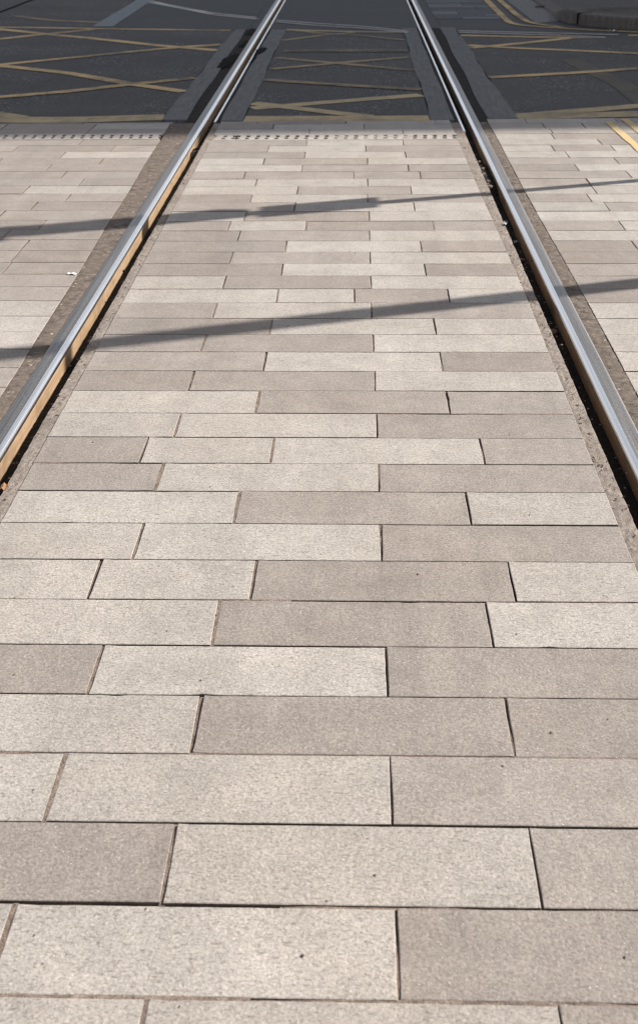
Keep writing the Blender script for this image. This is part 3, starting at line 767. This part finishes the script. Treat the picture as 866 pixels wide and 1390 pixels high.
def signal(loc, label):
    root = empty('signal_post', loc); tag(root, label, 'traffic signal'); x, y, z = loc
    b = MB(); b.tube((x,y,.004),(x,y,.03),.09,.08); b.tube((x,y,.03),(x,y,4.3),.031,.031); b.build('post', M['galv'], root)
    b = MB(); b.tube((x,y,4.3),(x,y,4.33),.034,.015); b.build('post_cap', M['galv'], root)
    b = MB(); b.box(x-.042,x-.034,y-.09,y+.09,1.98,2.44,0,.003); b.build('sign_plate', M['sign'], root)
    b = MB(); b.box(x-.16,x-.034,y-.065,y+.065,2.47,3.26,0,.01); hd = b.build('signal_head', M['black_plastic'], root)
    for z_, m in ((3.08,'lens_red'),(2.865,'black_plastic'),(2.65,'lens_green')):
        b = MB(); b.tube((x-.161,y,z_),(x-.172,y,z_),.052,.048); b.build('lens', M[m], hd)
    b = MB(); b.box(x-.06,x-.034,y-.115,y+.115,3.30,4.2,0,.006); b.build('route_board', M['black_plastic'], root)
signal((2.3, 5.874, 0), 'slim signal post with a plate and head whose shadow crosses the setts near the drain')

def tenement(x0, x1, y0, y1, h):
    root = empty('stone_tenement', ((x0+x1)/2, y0, 0)); tag(root, 'tall sandstone tenement beyond the right kerb that shades the road', 'building'); root.rotation_euler.z = .06
    w = MB(); w.box(x0, x1, y0, y1, -.1, h-.5); w.build('wall', M['stone'], root)
    cn = MB(); cn.box(x0-.25, x1+.25, y0-.25, y1+.25, h-.5, h, 0, .05); cn.build('cornice', M['stone'], root)
    rf = MB(); rf.add([(x0,y0,h),(x1,y0,h),(x1,y1,h),(x0,y1,h),(x0+4.5,y0+4.7,h+1.5),(x1-4.5,y0+4.7,h+1.5),(x1-4.5,y1-4.7,h+1.5),(x0+4.5,y1-4.7,h+1.5)], [(0,1,5,4),(1,2,6,5),(2,3,7,6),(3,0,4,7),(4,5,6,7)])
    roof = rf.build('roof', M['slate'], root)
    for fl_ in range(4):
        zb = 4.6+fl_*3.4
        for kx in range(7):
            xc = x0+2.5+kx*4.8
            f = MB()
            for a in ((xc-.6,xc-.52,zb,zb+2.0),(xc+.52,xc+.6,zb,zb+2.0),(xc-.52,xc+.52,zb,zb+.08),(xc-.52,xc+.52,zb+1.92,zb+2.0),(xc-.52,xc+.52,zb+.97,zb+1.03)): f.box(a[0],a[1],y0-.04,y0+.05,a[2],a[3])
            fo = f.build('window', M['frame'], root)
            pm = MB(); pm.box(xc-.55,xc+.55,y0-.012,y0+.02,zb+.05,zb+1.95); pm.build('pane', M['glass'], fo)
    for kx in range(4):
        xc = x0+4+kx*9.6
        d = MB(); d.box(xc-.6,xc+.6,y0-.03,y0+.05,.12,2.6,0,.01); dr = d.build('door', M['door'], root)
        hm = MB(); hm.tube((xc+.42,y0-.031,1.2),(xc+.42,y0-.08,1.2),.03,.03,10); hm.build('handle', M['worn'], dr)
tenement(13.0, 50.0, 14.0, 24.0, 16.6)

# ---------------------------------------------------------- camera
F, PITCH, YAW, ROLL, CH, CX = 1704.57, .44517572, -.02906979, -.00835221, 1.19229, .089466      # focal length in pixels of the 866 x 1390 photograph
cy_, sy_, cp, sp = math.cos(YAW), math.sin(YAW), math.cos(PITCH), math.sin(PITCH)
fwd = Vector((sy_*cp, cy_*cp, -sp)); right = Vector((cy_, -sy_, 0)); up = right.cross(fwd)
cr, sr = math.cos(ROLL), math.sin(ROLL)
r2 = right*cr+up*sr; u2 = up*cr-right*sr
cam = bpy.data.cameras.new('camera'); co = bpy.data.objects.new('camera', cam); COL.objects.link(co)
m3 = Matrix((r2, u2, -fwd)).transposed()
co.matrix_world = Matrix.Translation((CX, 0, CH)) @ m3.to_4x4()
cam.sensor_fit = 'VERTICAL'; cam.sensor_height = 36.0*1390/1300; cam.lens = F/1300*36.0
cam.shift_y = -45/1390; cam.clip_start = .05; cam.clip_end = 1000
cam.dof.use_dof = True; cam.dof.focus_distance = 2.7; cam.dof.aperture_fstop = 10.0
scene.camera = co

# ---------------------------------------------------------- light
el, az = math.radians(SUN_EL), math.radians(SUN_AZ)
to_sun = Vector((math.sin(az)*math.cos(el), math.cos(az)*math.cos(el), math.sin(el)))
sl = bpy.data.lights.new('sun', 'SUN'); sl.energy = 4.9; sl.angle = math.radians(.53); sl.color = (1.0,.94,.86)
so = bpy.data.objects.new('sun', sl); COL.objects.link(so); so.rotation_euler = to_sun.to_track_quat('Z','Y').to_euler(); so.location = to_sun*60
w = bpy.data.worlds.new('World'); scene.world = w; w.use_nodes = True
nt = w.node_tree; nt.nodes.clear()
sk = nt.nodes.new('ShaderNodeTexSky'); sk.sky_type = 'NISHITA'; sk.sun_disc = False; sk.sun_elevation = el; sk.sun_rotation = az; sk.air_density = 1.0; sk.dust_density = 4.0
bg = nt.nodes.new('ShaderNodeBackground'); bg.inputs[1].default_value = .05; ow = nt.nodes.new('ShaderNodeOutputWorld')
hs = nt.nodes.new('ShaderNodeHueSaturation'); hs.inputs['Saturation'].default_value = .8
nt.links.new(sk.outputs[0], hs.inputs['Color']); 
# pale haze low in the sky
tcw = nt.nodes.new('ShaderNodeTexCoord'); sx = nt.nodes.new('ShaderNodeSeparateXYZ'); nt.links.new(tcw.outputs['Generated'], sx.inputs[0])
mr = nt.nodes.new('ShaderNodeMapRange'); nt.links.new(sx.outputs[2], mr.inputs[0])
for i, v in zip((1,2,3,4), (.64,.38,0,.85)): mr.inputs[i].default_value = v
mx = nt.nodes.new('ShaderNodeMix'); mx.data_type = 'RGBA'; nt.links.new(mr.outputs[0], mx.inputs[0]); nt.links.new(hs.outputs[0], mx.inputs[6]); mx.inputs[7].default_value = (12.0,13.0,14.6,1)
nt.links.new(mx.outputs[2], bg.inputs[0]); nt.links.new(bg.outputs[0], ow.inputs[0])
scene.view_settings.view_transform = 'Standard'; scene.view_settings.look = 'None'; scene.view_settings.gamma = 1.0; scene.view_settings.use_curve_mapping = False
scene.view_settings.exposure = .37
scene.cycles.filter_width = 1.2; scene.cycles.use_denoising = True; scene.cycles.denoising_prefilter = 'ACCURATE'
